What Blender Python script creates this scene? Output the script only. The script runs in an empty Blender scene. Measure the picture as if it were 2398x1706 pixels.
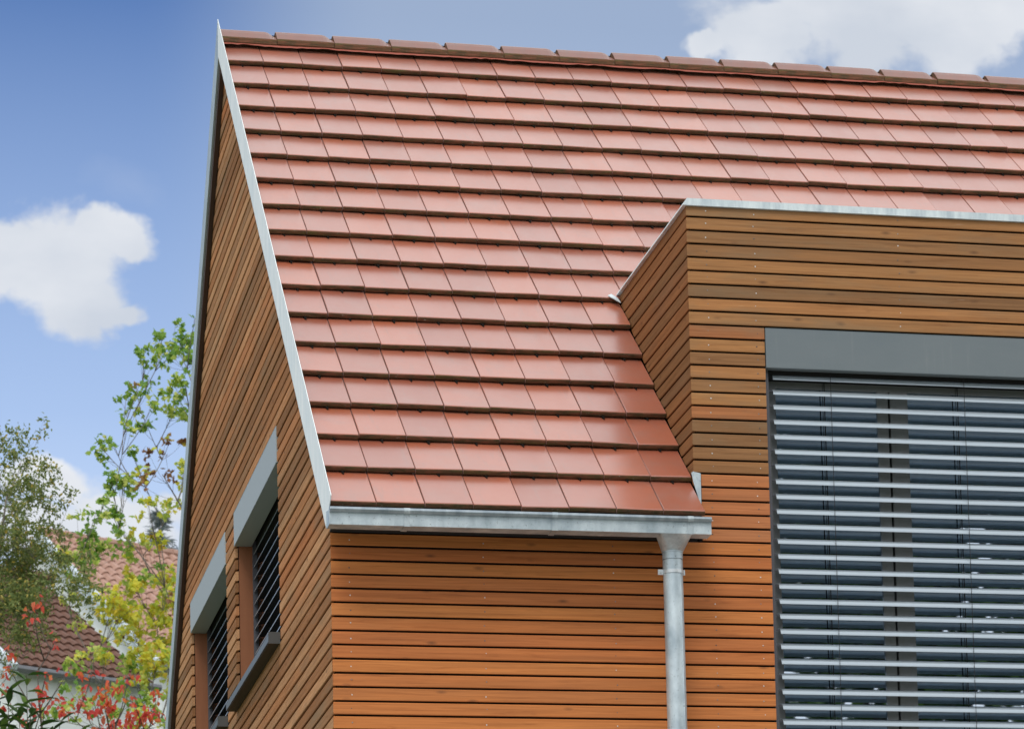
import bpy, bmesh, math, random
from mathutils import Vector, Matrix
random.seed(7)
R = math.radians
sc = bpy.context.scene
col = sc.collection

# ------------------------------------------------------------------ camera
ZO = 6.0                                   # height of the cladding datum above the ground
F_PX, CX, CY, IW, IH = 8796.713, 1875.147, 2222.933, 2398.0, 1706.0
YAW, PIT, ROL = -0.2612477, 0.1118258, -0.0320077
CAM = Vector((-2.6791, -19.31161, -4.38508 + ZO))
FW = Vector((-math.cos(PIT)*math.sin(YAW), math.cos(PIT)*math.cos(YAW), math.sin(PIT)))
r0 = Vector((math.cos(YAW), math.sin(YAW), 0)); u0 = r0.cross(FW)
RT = r0*math.cos(ROL) + u0*math.sin(ROL)
UP = -r0*math.sin(ROL) + u0*math.cos(ROL)
cd = bpy.data.cameras.new('camera'); co = bpy.data.objects.new('camera', cd); col.objects.link(co)
M = Matrix((RT, UP, -FW)).transposed().to_4x4(); M.translation = CAM
co.matrix_world = M
cd.sensor_width = 36.0; cd.lens = F_PX/IW*36.0
cd.shift_x = -(CX-IW/2)/IW; cd.shift_y = (CY-IH/2)/IW
cd.clip_start = 0.5; cd.clip_end = 2000
cd.dof.use_dof = True; cd.dof.focus_distance = 20.5; cd.dof.aperture_fstop = 11
sc.camera = co
def at(px, py, y):                         # photo pixel -> point at depth y
    d = FW + RT*((px-CX)/F_PX) - UP*((py-CY)/F_PX)
    return CAM + d*((y-CAM.y)/d.y)
def pxm(y):                                # photo pixels per metre at depth y
    return F_PX/((Vector((0, y, 8))-CAM).dot(FW))

# ------------------------------------------------------------------ node helpers
class NT:
    def __init__(s, tree): s.t = tree; s.n = tree.nodes; s.l = tree.links
    def node(s, typ, ins=None, **kw):
        n = s.n.new(typ)
        for k, v in kw.items(): setattr(n, k, v)
        for k, v in (ins or {}).items():
            if isinstance(v, bpy.types.NodeSocket): s.l.new(v, n.inputs[k])
            else: n.inputs[k].default_value = v
        return n
    def math(s, op, a, b=0.0, c=0.0, clamp=False):
        n = s.n.new('ShaderNodeMath'); n.operation = op; n.use_clamp = clamp
        for i, v in enumerate((a, b, c)):
            if isinstance(v, bpy.types.NodeSocket): s.l.new(v, n.inputs[i])
            else: n.inputs[i].default_value = v
        return n.outputs[0]
    def mix(s, f, a, b, mode='MIX'):
        n = s.n.new('ShaderNodeMix'); n.data_type = 'RGBA'; n.blend_type = mode
        for i, v in ((0, f), (6, a), (7, b)):
            if isinstance(v, bpy.types.NodeSocket): s.l.new(v, n.inputs[i])
            else: n.inputs[i].default_value = v if i == 0 else (*v[:3], 1)
        return n.outputs[2]
    def ramp(s, f, stops, interp='LINEAR'):
        n = s.n.new('ShaderNodeValToRGB'); n.color_ramp.interpolation = interp
        e = n.color_ramp.elements
        while len(e) < len(stops): e.new(0.5)
        for el, (p, c) in zip(e, stops):
            el.position = p; el.color = (*c, 1) if not isinstance(c, (int, float)) else (c, c, c, 1)
        s.l.new(f, n.inputs[0]); return n.outputs[0]
    def noise(s, vec, scale, detail=4, rough=.55, dist=0.0):
        n = s.node('ShaderNodeTexNoise', {'Scale': scale, 'Detail': detail, 'Roughness': rough, 'Distortion': dist})
        s.l.new(vec, n.inputs['Vector']); return n.outputs['Fac']
    def scale(s, vec, v):
        n = s.n.new('ShaderNodeMapping'); s.l.new(vec, n.inputs[0]); n.inputs['Scale'].default_value = v; return n.outputs[0]

# ------------------------------------------------------------------ world: sky and clouds
SUN_EL, SUN_AZ = R(52), R(205)             # azimuth clockwise from +Y: sun behind the viewer, a little left
w = bpy.data.worlds.new("World"); sc.world = w; w.use_nodes = True
t = NT(w.node_tree); t.n.clear()
sky = t.node('ShaderNodeTexSky', sky_type='NISHITA', sun_disc=False, sun_elevation=SUN_EL, sun_rotation=SUN_AZ, air_density=1.0, dust_density=0.6, ozone_density=2.5)
tc = t.node('ShaderNodeTexCoord').outputs['Generated']
sep = t.node('ShaderNodeSeparateXYZ', {0: tc})
X, Y, Z = sep.outputs
Yc = t.math('MAXIMUM', Y, 0.02)
a, b = t.math('DIVIDE', X, Yc), t.math('DIVIDE', Z, Yc)
skyc = t.mix(1.0, sky.outputs[0], (0.078, 0.091, 0.119), 'MULTIPLY')
# paler towards the horizon, and a thin bright veil over the right half
front = t.math('GREATER_THAN', Y, 0.05)
low = t.math('MULTIPLY', t.math('MULTIPLY', t.math('SUBTRACT', 0.378, b), 6.3, clamp=True), front)
skyc0 = skyc
skyc = t.mix(low, skyc, (0.50, 0.66, 0.95))
skyc = t.mix(t.math('MULTIPLY', t.math('MULTIPLY', t.math('SUBTRACT', .262, b), 9.0, clamp=True), t.math('MULTIPLY', front, .7)), skyc, (0.70, 0.79, 0.93))
hz = t.node('ShaderNodeMapRange', {0: a, 1: .088, 2: .158}, interpolation_type='SMOOTHSTEP').outputs[0]
skyc = t.mix(t.math('MULTIPLY', t.math('MULTIPLY', hz, front), .50), skyc, (0.55, 0.64, 0.74))
pc = t.node('ShaderNodeCombineXYZ', {0: a, 1: b, 2: 0.0}).outputs[0]
n1 = t.noise(t.scale(pc, (1, 1.25, 1)), 30.0, 10, .60, .2)
n2 = t.noise(pc, 70.0, 6, .6)
nn = t.math('ADD', t.math('MULTIPLY', t.math('SUBTRACT', n1, .5), 2.6), t.math('MULTIPLY', t.math('SUBTRACT', n2, .5), .5))
wx = t.noise(pc, 38.0, 4, .55); wy = t.noise(t.scale(pc, (1, 1, 1)), 45.0, 4, .55)
aw = t.math('ADD', a, t.math('MULTIPLY', t.math('SUBTRACT', wx, .5), .030)); bw = t.math('ADD', b, t.math('MULTIPLY', t.math('SUBTRACT', wy, .5), .022))
def cl(px, py, rx, ry):
    d = FW + RT*((px-CX)/F_PX) - UP*((py-CY)/F_PX)
    k = 1.2164e-4
    dx = t.math('DIVIDE', t.math('SUBTRACT', aw, d.x/d.y), rx*k); dy = t.math('DIVIDE', t.math('SUBTRACT', bw, d.z/d.y), ry*k)
    q = t.math('SQRT', t.math('ADD', t.math('MULTIPLY', dx, dx), t.math('MULTIPLY', dy, dy)))
    return t.math('SUBTRACT', 1.0, q)
blobs = [cl(60, 600, 250, 130), cl(175, 690, 160, 110), cl(290, 735, 75, 45), cl(0, 560, 200, 90), cl(250, 560, 110, 60), cl(2060, 30, 470, 170), cl(1790, 70, 150, 110), cl(1660, 110, 80, 45), cl(2330, 30, 170, 140),
         cl(110, 1120, 150, 60), cl(330, 1190, 190, 55), cl(180, 1240, 330, 60)]
m = blobs[0]
for bb in blobs[1:]: m = t.math('MAXIMUM', m, bb)
wisp = t.math('MULTIPLY', t.math('ADD', cl(300, 430, 90, 60), t.math('MULTIPLY', nn, .9)), .18, clamp=True)
dens = t.math('ADD', t.math('MULTIPLY', m, 1.15), t.math('MULTIPLY', nn, 0.62))
mask = t.node('ShaderNodeMapRange', {0: dens, 1: -0.05, 2: 0.46}, interpolation_type='SMOOTHSTEP').outputs[0]
mask = t.math('MAXIMUM', mask, t.math('MULTIPLY', wisp, .4))
shade = t.noise(t.scale(pc, (1, 1.6, 1)), 14.0, 5, .5)
cloudc = t.mix(t.math('MULTIPLY', t.math('SUBTRACT', shade, .35), 2.2, clamp=True), (0.62, 0.67, 0.75), (0.95, 0.955, 0.97))
fcol = t.mix(t.math('MULTIPLY', mask, .96), skyc, cloudc)
# the rest of the sky: broad broken cloud overhead and behind
nb = t.noise(tc, 2.2, 6, .55)
bm_ = t.node('ShaderNodeMapRange', {0: nb, 1: 0.30, 2: 0.52}, interpolation_type='SMOOTHSTEP').outputs[0]
bcol = t.mix(bm_, skyc0, (1.16, 1.17, 1.19))
sel = t.math('MULTIPLY', front, t.math('SUBTRACT', 1.0, t.node('ShaderNodeMapRange', {0: b, 1: .44, 2: .75}, interpolation_type='SMOOTHSTEP').outputs[0]))
fin = t.mix(sel, bcol, fcol)
bg = t.node('ShaderNodeBackground', {'Color': fin, 'Strength': 1.0})
bg_out = t.node('ShaderNodeOutputWorld'); t.l.new(bg.outputs[0], bg_out.inputs[0])
# ------------------------------------------------------------------ sun (veiled by thin cloud)
sl = bpy.data.lights.new('sun', 'SUN'); sl.energy = 1.5; sl.angle = R(22); sl.color = (1, .95, .87)
so = bpy.data.objects.new('sun', sl); col.objects.link(so)
sd = Vector((math.sin(SUN_AZ)*math.cos(SUN_EL), math.cos(SUN_AZ)*math.cos(SUN_EL), math.sin(SUN_EL)))
so.rotation_euler = sd.to_track_quat('Z', 'Y').to_euler(); so.location = (0, 0, 40)
sc.view_settings.view_transform = 'Standard'; sc.view_settings.look = 'None'
sc.view_settings.exposure = 0.0; sc.view_settings.gamma = 1.0

# ------------------------------------------------------------------ materials
def mat(name, base=(.5, .5, .5), rough=.6, metal=0.0, spec=.5, coat=0.0):
    m = bpy.data.materials.new(name); m.use_nodes = True
    t = NT(m.node_tree); p = t.n['Principled BSDF']
    p.inputs['Base Color'].default_value = (*base, 1); p.inputs['Roughness'].default_value = rough
    p.inputs['Metallic'].default_value = metal; p.inputs['Specular IOR Level'].default_value = spec
    p.inputs['Coat Weight'].default_value = coat
    return m, t, p
def bump(t, p, h, strength=.3, dist=.01):
    n = t.node('ShaderNodeBump', {'Strength': strength, 'Distance': dist, 'Height': h}); t.l.new(n.outputs[0], p.inputs['Normal'])

def wood(name, axis, cols, grey, greyamt, rough=.6, spec=.25):
    """stained softwood; cols = four board tints; grain runs along axis (0 = x, 1 = y)"""
    m, t, p = mat(name, rough=rough, spec=spec)
    o = t.node('ShaderNodeTexCoord').outputs['Object']
    ri = t.node('ShaderNodeNewGeometry').outputs['Random Per Island']
    off = t.node('ShaderNodeVectorMath', {0: o, 1: t.node('ShaderNodeCombineXYZ', {0: t.math('MULTIPLY', ri, 37.0), 1: t.math('MULTIPLY', ri, 51.0), 2: t.math('MULTIPLY', ri, 23.0)}).outputs[0]}, operation='ADD').outputs[0]
    s = [70, 70, 70]; s[axis] = 1.6
    grain = t.noise(t.scale(off, s), 1.0, 5, .6, .8)
    s2 = [20, 20, 26]; s2[axis] = .9
    broad = t.noise(t.scale(off, s2), 1.0, 4, .6, .6)
    s3 = [34, 34, 42]; s3[axis] = 2.2
    streak = t.noise(t.scale(off, s3), 1.0, 4, .65, 1.2)
    base = t.ramp(ri, [(i/3, c) for i, c in enumerate(cols)])
    c = t.mix(t.math('MULTIPLY', t.math('SUBTRACT', grain, .38), 1.9, clamp=True), base, t.mix(1, base, (.56, .48, .42), 'MULTIPLY'))
    c = t.mix(t.math('MULTIPLY', t.math('SUBTRACT', broad, .42), 2.2, clamp=True), c, t.mix(1, c, (1.28, 1.22, 1.15), 'MULTIPLY'))
    c = t.mix(t.math('MULTIPLY', t.math('SUBTRACT', streak, .54), 3.4, clamp=True), c, t.mix(1, c, (.60, .52, .46), 'MULTIPLY'))
    # knots
    sk = [9, 9, 13]; sk[axis] = 4.5
    v = t.node('ShaderNodeTexVoronoi', {'Scale': 1.0, 'Randomness': 1.0}); t.l.new(t.scale(off, sk), v.inputs['Vector'])
    kn = t.math('SUBTRACT', 1.0, t.math('MULTIPLY', v.outputs['Distance'], 6.0), clamp=True)
    kn = t.math('MULTIPLY', kn, t.math('GREATER_THAN', t.node('ShaderNodeSeparateColor', {0: v.outputs['Color']}).outputs[0], .40))
    c = t.mix(t.math('MULTIPLY', kn, .75), c, (.09, .04, .02))
    # hairline checks and flaked stain
    sf = [16, 16, 240]; sf[axis] = 5
    fk = t.noise(t.scale(off, sf), 1.0, 3, .6)
    c = t.mix(t.math('MULTIPLY', t.math('SUBTRACT', fk, .70), 12*greyamt, clamp=True), c, (.55, .46, .36))
    c = t.mix(t.math('MULTIPLY', t.math('SUBTRACT', .31, fk), 14*greyamt, clamp=True), c, (.07, .04, .025))
    # weather-greyed patches
    sw = [4, 4, 5]; sw[axis] = 1.1
    wz = t.noise(t.scale(off, sw), 1.0, 5, .62)
    c = t.mix(t.math('MULTIPLY', t.math('SUBTRACT', wz, .5), greyamt*4, clamp=True), c, grey)
    t.l.new(c, p.inputs['Base Color'])
    bump(t, p, grain, .25, .003)
    return m
W_FRONT = wood('stained_wood', 0, [(.54, .185, .055), (.44, .145, .046), (.58, .215, .060), (.50, .165, .052)], (.32, .15, .075), .2)
W_DORMER = wood('weathered_wood', 0, [(.33, .158, .060), (.245, .128, .056), (.42, .205, .076), (.38, .148, .058)], (.22, .155, .09), .75)
W_STRIP = wood('sheltered_wood', 0, [(.48, .178, .066), (.42, .155, .060), (.52, .20, .074), (.46, .165, .064)], (.32, .17, .09), .3)
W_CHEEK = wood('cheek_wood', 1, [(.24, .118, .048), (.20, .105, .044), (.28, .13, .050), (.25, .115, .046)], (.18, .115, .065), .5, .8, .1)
W_GABLE = wood('gable_wood', 1, [(.47, .222, .100), (.26, .128, .060), (.58, .325, .168), (.44, .172, .068)], (.26, .18, .11), .8, .85, .06)
W_DARK = mat('membrane_and_shade_black', (.010, .010, .011), .9)[0]  # black wall membrane; also the painted shade under the window cover boxes
def screw_mat():
    m, t, p = mat('screw_steel', rough=.4, metal=.8)
    ri = t.node('ShaderNodeNewGeometry').outputs['Random Per Island']
    t.l.new(t.ramp(ri, [(0, (.10, .09, .08)), (.45, (.25, .23, .21)), (.7, (.55, .54, .52)), (1, (.7, .7, .68))]), p.inputs['Base Color']); return m
SCREW = screw_mat()
JAMB = None
def jamb():
    m, t, p = mat('jamb_panel', (.27, .095, .035), .5)
    o = t.node('ShaderNodeTexCoord').outputs['Object']
    n = t.noise(t.scale(o, (30, 30, 2.5)), 1.0, 4)
    t.l.new(t.mix(n, (.22, .075, .028), (.33, .125, .05)), p.inputs['Base Color']); return m
JAMB = jamb()

def tile(name='engobed_clay', k=1.0, coat=.80):
    m, t, p = mat(name, rough=.36, spec=.8*coat, coat=coat)
    p.inputs['Coat Roughness'].default_value = .15; p.inputs['Coat IOR'].default_value = 1.85
    o = t.node('ShaderNodeTexCoord').outputs['Object']
    ri = t.node('ShaderNodeNewGeometry').outputs['Random Per Island']
    c = t.ramp(ri, [(0, (.325, .080, .038)), (.35, (.385, .098, .046)), (.7, (.44, .112, .047)), (1, (.35, .088, .045))])
    n = t.noise(o, 4.0, 6, .6); n3 = t.noise(t.scale(o, (9, 3, 3)), 1, 4, .6)
    c = t.mix(t.math('MULTIPLY', t.math('SUBTRACT', n, .48), 2.4, clamp=True), c, (.32, .13, .09))
    st = t.noise(t.scale(o, (24, 3, 3)), 1, 5, .65)
    c = t.mix(t.math('MULTIPLY', t.math('SUBTRACT', st, .56), 2.6, clamp=True), c, (.27, .12, .085))
    sp = t.noise(o, 55.0, 2, .5)
    c = t.mix(t.math('MULTIPLY', t.math('SUBTRACT', sp, .79), 9, clamp=True), c, (.12, .07, .05))
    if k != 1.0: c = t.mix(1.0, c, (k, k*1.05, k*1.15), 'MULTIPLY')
    t.l.new(c, p.inputs['Base Color'])
    t.l.new(t.math('ADD', .28, t.math('MULTIPLY', n3, .16)), p.inputs['Roughness']); t.l.new(t.math('ADD', .16, t.math('MULTIPLY', n3, .14)), p.inputs['Coat Roughness'])
    p.inputs['Sheen Weight'].default_value = .22*coat; p.inputs['Sheen Roughness'].default_value = .45; p.inputs['Sheen Tint'].default_value = (1, .93, .9, 1)
    bump(t, p, t.noise(o, 5.0, 2), .10, .02)
    return m
TILE = tile()
RIDGE = tile('sky_reflection_ridge_clay', .46, .40)  # darker clay: blue sky reflection on the caps put into its colour
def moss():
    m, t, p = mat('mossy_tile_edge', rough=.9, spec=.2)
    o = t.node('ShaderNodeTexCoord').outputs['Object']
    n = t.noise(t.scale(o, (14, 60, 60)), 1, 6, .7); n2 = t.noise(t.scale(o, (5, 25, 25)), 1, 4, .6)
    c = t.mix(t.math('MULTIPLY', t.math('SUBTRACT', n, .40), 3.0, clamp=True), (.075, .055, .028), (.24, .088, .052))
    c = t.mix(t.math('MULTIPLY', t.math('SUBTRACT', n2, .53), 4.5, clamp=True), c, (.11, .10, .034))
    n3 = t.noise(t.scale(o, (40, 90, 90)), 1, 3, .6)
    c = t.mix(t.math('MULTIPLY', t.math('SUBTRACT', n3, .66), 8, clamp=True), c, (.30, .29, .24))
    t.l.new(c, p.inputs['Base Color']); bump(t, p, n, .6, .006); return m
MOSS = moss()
CLIP = mat('dark_tile_clip', (.012, .010, .009), .9, 0, .1)[0]
def zinc(name, lo, hi, rough=.42, metal=.75, axis=(3, 3, 3), spots=.5):
    m, t, p = mat(name, rough=rough, metal=metal)
    o = t.node('ShaderNodeTexCoord').outputs['Object']
    n = t.noise(t.scale(o, axis), 1.0, 5, .6); n2 = t.noise(o, 60, 4, .7); n4 = t.noise(t.scale(o, (14, 14, 5)), 1, 4, .6)
    c = t.mix(t.math('MULTIPLY', t.math('SUBTRACT', t.math('ADD', t.math('MULTIPLY', n, .5), t.math('MULTIPLY', n4, .5)), .36), 3.6, clamp=True), lo, hi)
    c = t.mix(t.math('MULTIPLY', t.math('SUBTRACT', n2, .60), 7*spots, clamp=True), c, tuple(x*.5 for x in lo))
    t.l.new(c, p.inputs['Base Color'])
    t.l.new(t.math('ADD', rough-.1, t.math('MULTIPLY', n, .25)), p.inputs['Roughness'])
    return m
ZINC = zinc('galvanised_zinc', (.35, .43, .48), (.66, .75, .79), .46, .5, (6, 6, 6), .9)
ZINC_TRIM = zinc('verge_zinc', (.78, .86, .87), (.93, .97, .97), .5, .05, (5, 14, 3), .08)
ZINC_COPE = zinc('streaked_zinc', (.46, .55, .60), (.76, .85, .87), .45, .1, (26, 26, 3), .4)
def cover_mat():
    m, t, p = mat('grey_cover_paint', rough=.42, metal=.25)
    o = t.node('ShaderNodeTexCoord').outputs['Object']
    n = t.noise(t.scale(o, (2.5, 2.5, 9)), 1, 5, .6); n2 = t.noise(t.scale(o, (40, 40, 3)), 1, 4, .6)
    c = t.mix(n, (.15, .185, .205), (.185, .215, .228))
    c = t.mix(t.math('MULTIPLY', t.math('SUBTRACT', n2, .6), 1.6, clamp=True), c, (.25, .27, .27))
    t.l.new(c, p.inputs['Base Color']); t.l.new(t.math('ADD', .3, t.math('MULTIPLY', n, .25)), p.inputs['Roughness']); return m
COVER = cover_mat()
COVER_L = mat('light_grey_cover_paint', (.40, .44, .44), .5, .25)[0]
SLAT = mat('slat_lacquer', (.44, .51, .56), .28, .5)[0]
SLAT_D = mat('dark_slat_face', (.028, .034, .045), .5, .0, .25)[0]  # dark navy slat faces of the gable blinds; slat edges stay light
RAIL = mat('rail_grey', (.11, .11, .125), .45, .3)[0]
FRAME = mat('window_frame_bronze', (.265, .265, .27), .4, .2)[0]
CORD = mat('black_cord', (.012, .012, .014), .8)[0]
SILL = mat('dark_sill_metal', (.10, .11, .11), .4, .5)[0]
ROOM = mat('dim_room_plaster', (.07, .075, .08), .9)[0]
def glass():
    m = bpy.data.materials.new('coated_glass'); m.use_nodes = True; t = NT(m.node_tree); t.n.clear()
    g = t.node('ShaderNodeBsdfGlossy', {'Color': (.74, .86, 1, 1), 'Roughness': .012})
    tr = t.node('ShaderNodeBsdfTransparent', {'Color': (.30, .34, .36, 1)})
    fr = t.node('ShaderNodeFresnel', {'IOR': 1.5})
    f = t.math('ADD', t.math('MULTIPLY', fr.outputs[0], 1.0), .60, clamp=True)
    mx = t.node('ShaderNodeMixShader', {0: f, 1: tr.outputs[0], 2: g.outputs[0]})
    out = t.node('ShaderNodeOutputMaterial'); t.l.new(mx.outputs[0], out.inputs[0]); return m
GLASS = glass()

# ------------------------------------------------------------------ mesh builder
class MB:
    def __init__(s): s.v = []; s.f = []; s.m = []; s.map = None; s.cur = 0
    def add(s, vs, fs, mi=None):
        o = len(s.v); s.v += [tuple(s.map(*v)) if s.map else tuple(v) for v in vs]
        for i, f in enumerate(fs):
            s.f.append([o+k for k in f]); s.m.append((mi[i] if isinstance(mi, (list, tuple)) else (s.cur if mi is None else mi)))
    def box(s, x0, x1, y0, y1, z0, z1, mi=None):
        s.add([(x0, y0, z0), (x1, y0, z0), (x1, y1, z0), (x0, y1, z0), (x0, y0, z1), (x1, y0, z1), (x1, y1, z1), (x0, y1, z1)],
              [(0, 3, 2, 1), (4, 5, 6, 7), (0, 1, 5, 4), (1, 2, 6, 5), (2, 3, 7, 6), (3, 0, 4, 7)], mi)
    def loft(s, rings, mi=None, caps=True, capmi=None):
        n = len(rings[0]); vs = [p for r in rings for p in r]; fs = []; ms = []
        for k in range(len(rings)-1):
            for i in range(n):
                fs.append((k*n+i, k*n+(i+1) % n, (k+1)*n+(i+1) % n, (k+1)*n+i))
                ms.append(mi[i] if isinstance(mi, (list, tuple)) else (s.cur if mi is None else mi))
        if caps:
            cm = capmi if capmi is not None else (ms[0] if ms else 0)
            fs.append(tuple(range(n))[::-1]); fs.append(tuple(range((len(rings)-1)*n, len(rings)*n))); ms += [cm, cm]
        s.add(vs, fs, ms)
    def tube(s, pts, rad, n=6, mi=None):
        pts = [Vector(p) for p in pts]
        if not isinstance(rad, (list, tuple)): rad = [rad]*len(pts)
        rings = []; ref = Vector((.31, .77, .55))
        for i, p in enumerate(pts):
            d = (pts[min(i+1, len(pts)-1)]-pts[max(i-1, 0)])
            d = d.normalized() if d.length > 1e-9 else Vector((0, 0, 1))
            a = d.cross(ref).normalized(); b2 = d.cross(a)
            rings.append([p+(a*math.cos(2*math.pi*k/n)+b2*math.sin(2*math.pi*k/n))*rad[i] for k in range(n)])
        s.loft(rings, mi)
    def build(s, name, mats, parent=None, smooth=False, recalc=True):
        me = bpy.data.meshes.new(name); me.from_pydata(s.v, [], s.f)
        for m in (mats if isinstance(mats, (list, tuple)) else [mats]): me.materials.append(m)
        me.polygons.foreach_set('material_index', s.m)
        if recalc:
            bm = bmesh.new(); bm.from_mesh(me); bmesh.ops.recalc_face_normals(bm, faces=bm.faces); bm.to_mesh(me); bm.free()
        if smooth: me.polygons.foreach_set('use_smooth', [True]*len(me.polygons))
        o = bpy.data.objects.new(name, me); col.objects.link(o)
        if parent: o.parent = parent
        return o
def tag(o, label=None, cat=None, group=None, kind=None):
    for k, v in (('label', label), ('category', cat), ('group', group), ('kind', kind)):
        if v: o[k] = v
    return o
def empty(name, loc=(0, 0, 0)):
    o = bpy.data.objects.new(name, None); col.objects.link(o); o.location = loc; return o

# ------------------------------------------------------------------ ground
def ground():
    mb = MB(); xs = [-900, -300, -120, -60, -30, -12, 0, 12, 30, 60, 120, 300, 900]; ys = [-900, -200, -80, -40, -20, 0, 10, 20, 30, 40, 55, 70, 90, 110, 140, 300, 900]
    def h(x, y):
        if y < 10: return 0.0
        return 0.24*(min(y, 110)-10)
    vs = [(x, y, h(x, y)) for y in ys for x in xs]; n = len(xs)
    fs = [(j*n+i, j*n+i+1, (j+1)*n+i+1, (j+1)*n+i) for j in range(len(ys)-1) for i in range(n-1)]
    mb.add(vs, fs, 0)
    m, t, p = mat('lawn', rough=.95, spec=.1)
    o = t.node('ShaderNodeTexCoord').outputs['Object']
    t.l.new(t.mix(t.noise(o, .8, 8, .7), (.05, .085, .03), (.12, .13, .06)), p.inputs['Base Color'])
    tag(mb.build('ground', m), kind='structure')
    pv = MB(); pv.box(-12, 14, -14, -.6, -.1, .004, 0)
    m, t, p = mat('gravel_paving', rough=.9)
    o = t.node('ShaderNodeTexCoord').outputs['Object']
    t.l.new(t.mix(t.noise(o, 30, 4, .6), (.34, .33, .31), (.5, .49, .46)), p.inputs['Base Color'])
    tag(pv.build('pavement', m), kind='structure')
ground()
def gh(y): return 0.0 if y < 10 else 0.24*(min(y, 110)-10)

# ------------------------------------------------------------------ the timber house
P = 0.075; GAP = 0.0106
YE, ZE, T, YR = -0.2924, 0.1538, 0.88310, 4.5574
COSP = 1/math.sqrt(1+T*T); SINP = T*COSP
def zr(y): return ZE+T*(y-YE)
ZRID = zr(YR); XV, TW = -0.0471, 0.25522; XC = 1.97; XEND = 9.0; DX1 = 5.6
DEP = 2*YR+.0
house = empty('timber_house', (0, 0, 0))
tag(house, 'wooden house with a steep red tiled roof, a dormer and horizontal timber slat cladding', 'house')
def lift(x, y, z): return (x, y, z+ZO)
def B():
    m = MB(); m.map = lift; return m

def board(mb, axis, a0, a1, zt, zb, d0, m0=0.0, m1=0.0, thick=.021, jit=.0):
    """rhombic slat along x (axis 0, facing -y) or y (axis 1, facing -x); m0/m1 = mitre, d0 = face position"""
    d0 += random.uniform(-jit, jit); c = .003; sl = .004
    prof = [(0, zb+c), (c, zb), (thick, zb+sl), (thick, zt+sl), (c, zt), (0, zt-c)]
    rings = []
    for e, (av, mm) in enumerate(((a0, m0), (a1, m1))):
        rg = []
        for d, z in prof:
            q = av(z) if callable(av) else av
            q += mm*d
            rg.append((q, d0+d, z) if axis == 0 else (d0+d, q, z))
        rings.append(rg)
    mb.loft(rings, 0)
def screw(mb, axis, u, z, d0, mi):
    r = .0038; n = 8; z += random.uniform(-.005, .005); u += random.uniform(-.004, .004)
    ring = lambda rr, d: [((u+rr*math.cos(2*math.pi*k/n), d, z+rr*math.sin(2*math.pi*k/n)) if axis == 0 else (d, u+rr*math.cos(2*math.pi*k/n), z+rr*math.sin(2*math.pi*k/n))) for k in range(n)]
    mb.loft([ring(r, d0+.004), ring(r, d0-.0006), ring(r*.6, d0-.0014)], mi)

WIN = (2.394, 4.75, -1.35, 1.2725)          # dormer window opening u0,u1,z0,z1
def front_wall():
    mb = B(); st = B()
    kmax = int(ZO/P)-1
    for k in range(-1, kmax):
        zt, zb = -P*k-GAP/2, -P*(k+1)+GAP/2
        jo = .0012
        board(mb, 0, 0.0, (WIN[0]-.004) if -P*(k+1) >= WIN[2] else XEND, zt, zb, 0, m0=1.0, jit=jo)
        for x in (.099, .8125, 1.517, 2.07, 2.326): screw(mb, 0, x, (zt+zb)/2, 0, 1)
    mb.box(.03, 2.0, .028, .05, -ZO, .09, 2)
    mb.box(0, 1.93, -.235, .02, .0755, .095, 2)           # dark soffit board behind the gutter
    mb.build('front_wall', [W_FRONT, SCREW, W_DARK], house)
    # strip between the lower wall and the dormer window, down to the ground
    for k in range(-6, kmax):
        zt, zb = -P*k-GAP/2, -P*(k+1)+GAP/2
        if k < -1:
            board(st, 0, 2.0125, WIN[0]-.004, zt, zb, 0, jit=.001)
            screw(st, 0, 2.07, (zt+zb)/2, 0, 1); screw(st, 0, 2.326, (zt+zb)/2, 0, 1)
        if -P*(k+1) >= WIN[2]:
            board(st, 0, WIN[1]+.004, DX1 if k < -1 else XEND, zt, zb, 0)
            for x in (4.8, 5.5): screw(st, 0, x, (zt+zb)/2, 0, 1)
    st.box(1.99, WIN[0]-.01, .028, .05, -ZO, .45, 2)
    st.box(WIN[1]+.01, XEND, .028, .05, -ZO, .09, 2)
    st.box(WIN[0]-.01, WIN[1]+.01, .028, .05, -ZO, WIN[2]-.02, 2)
    st.build('front_wall', [W_STRIP, SCREW, W_DARK], house)
front_wall()

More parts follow.
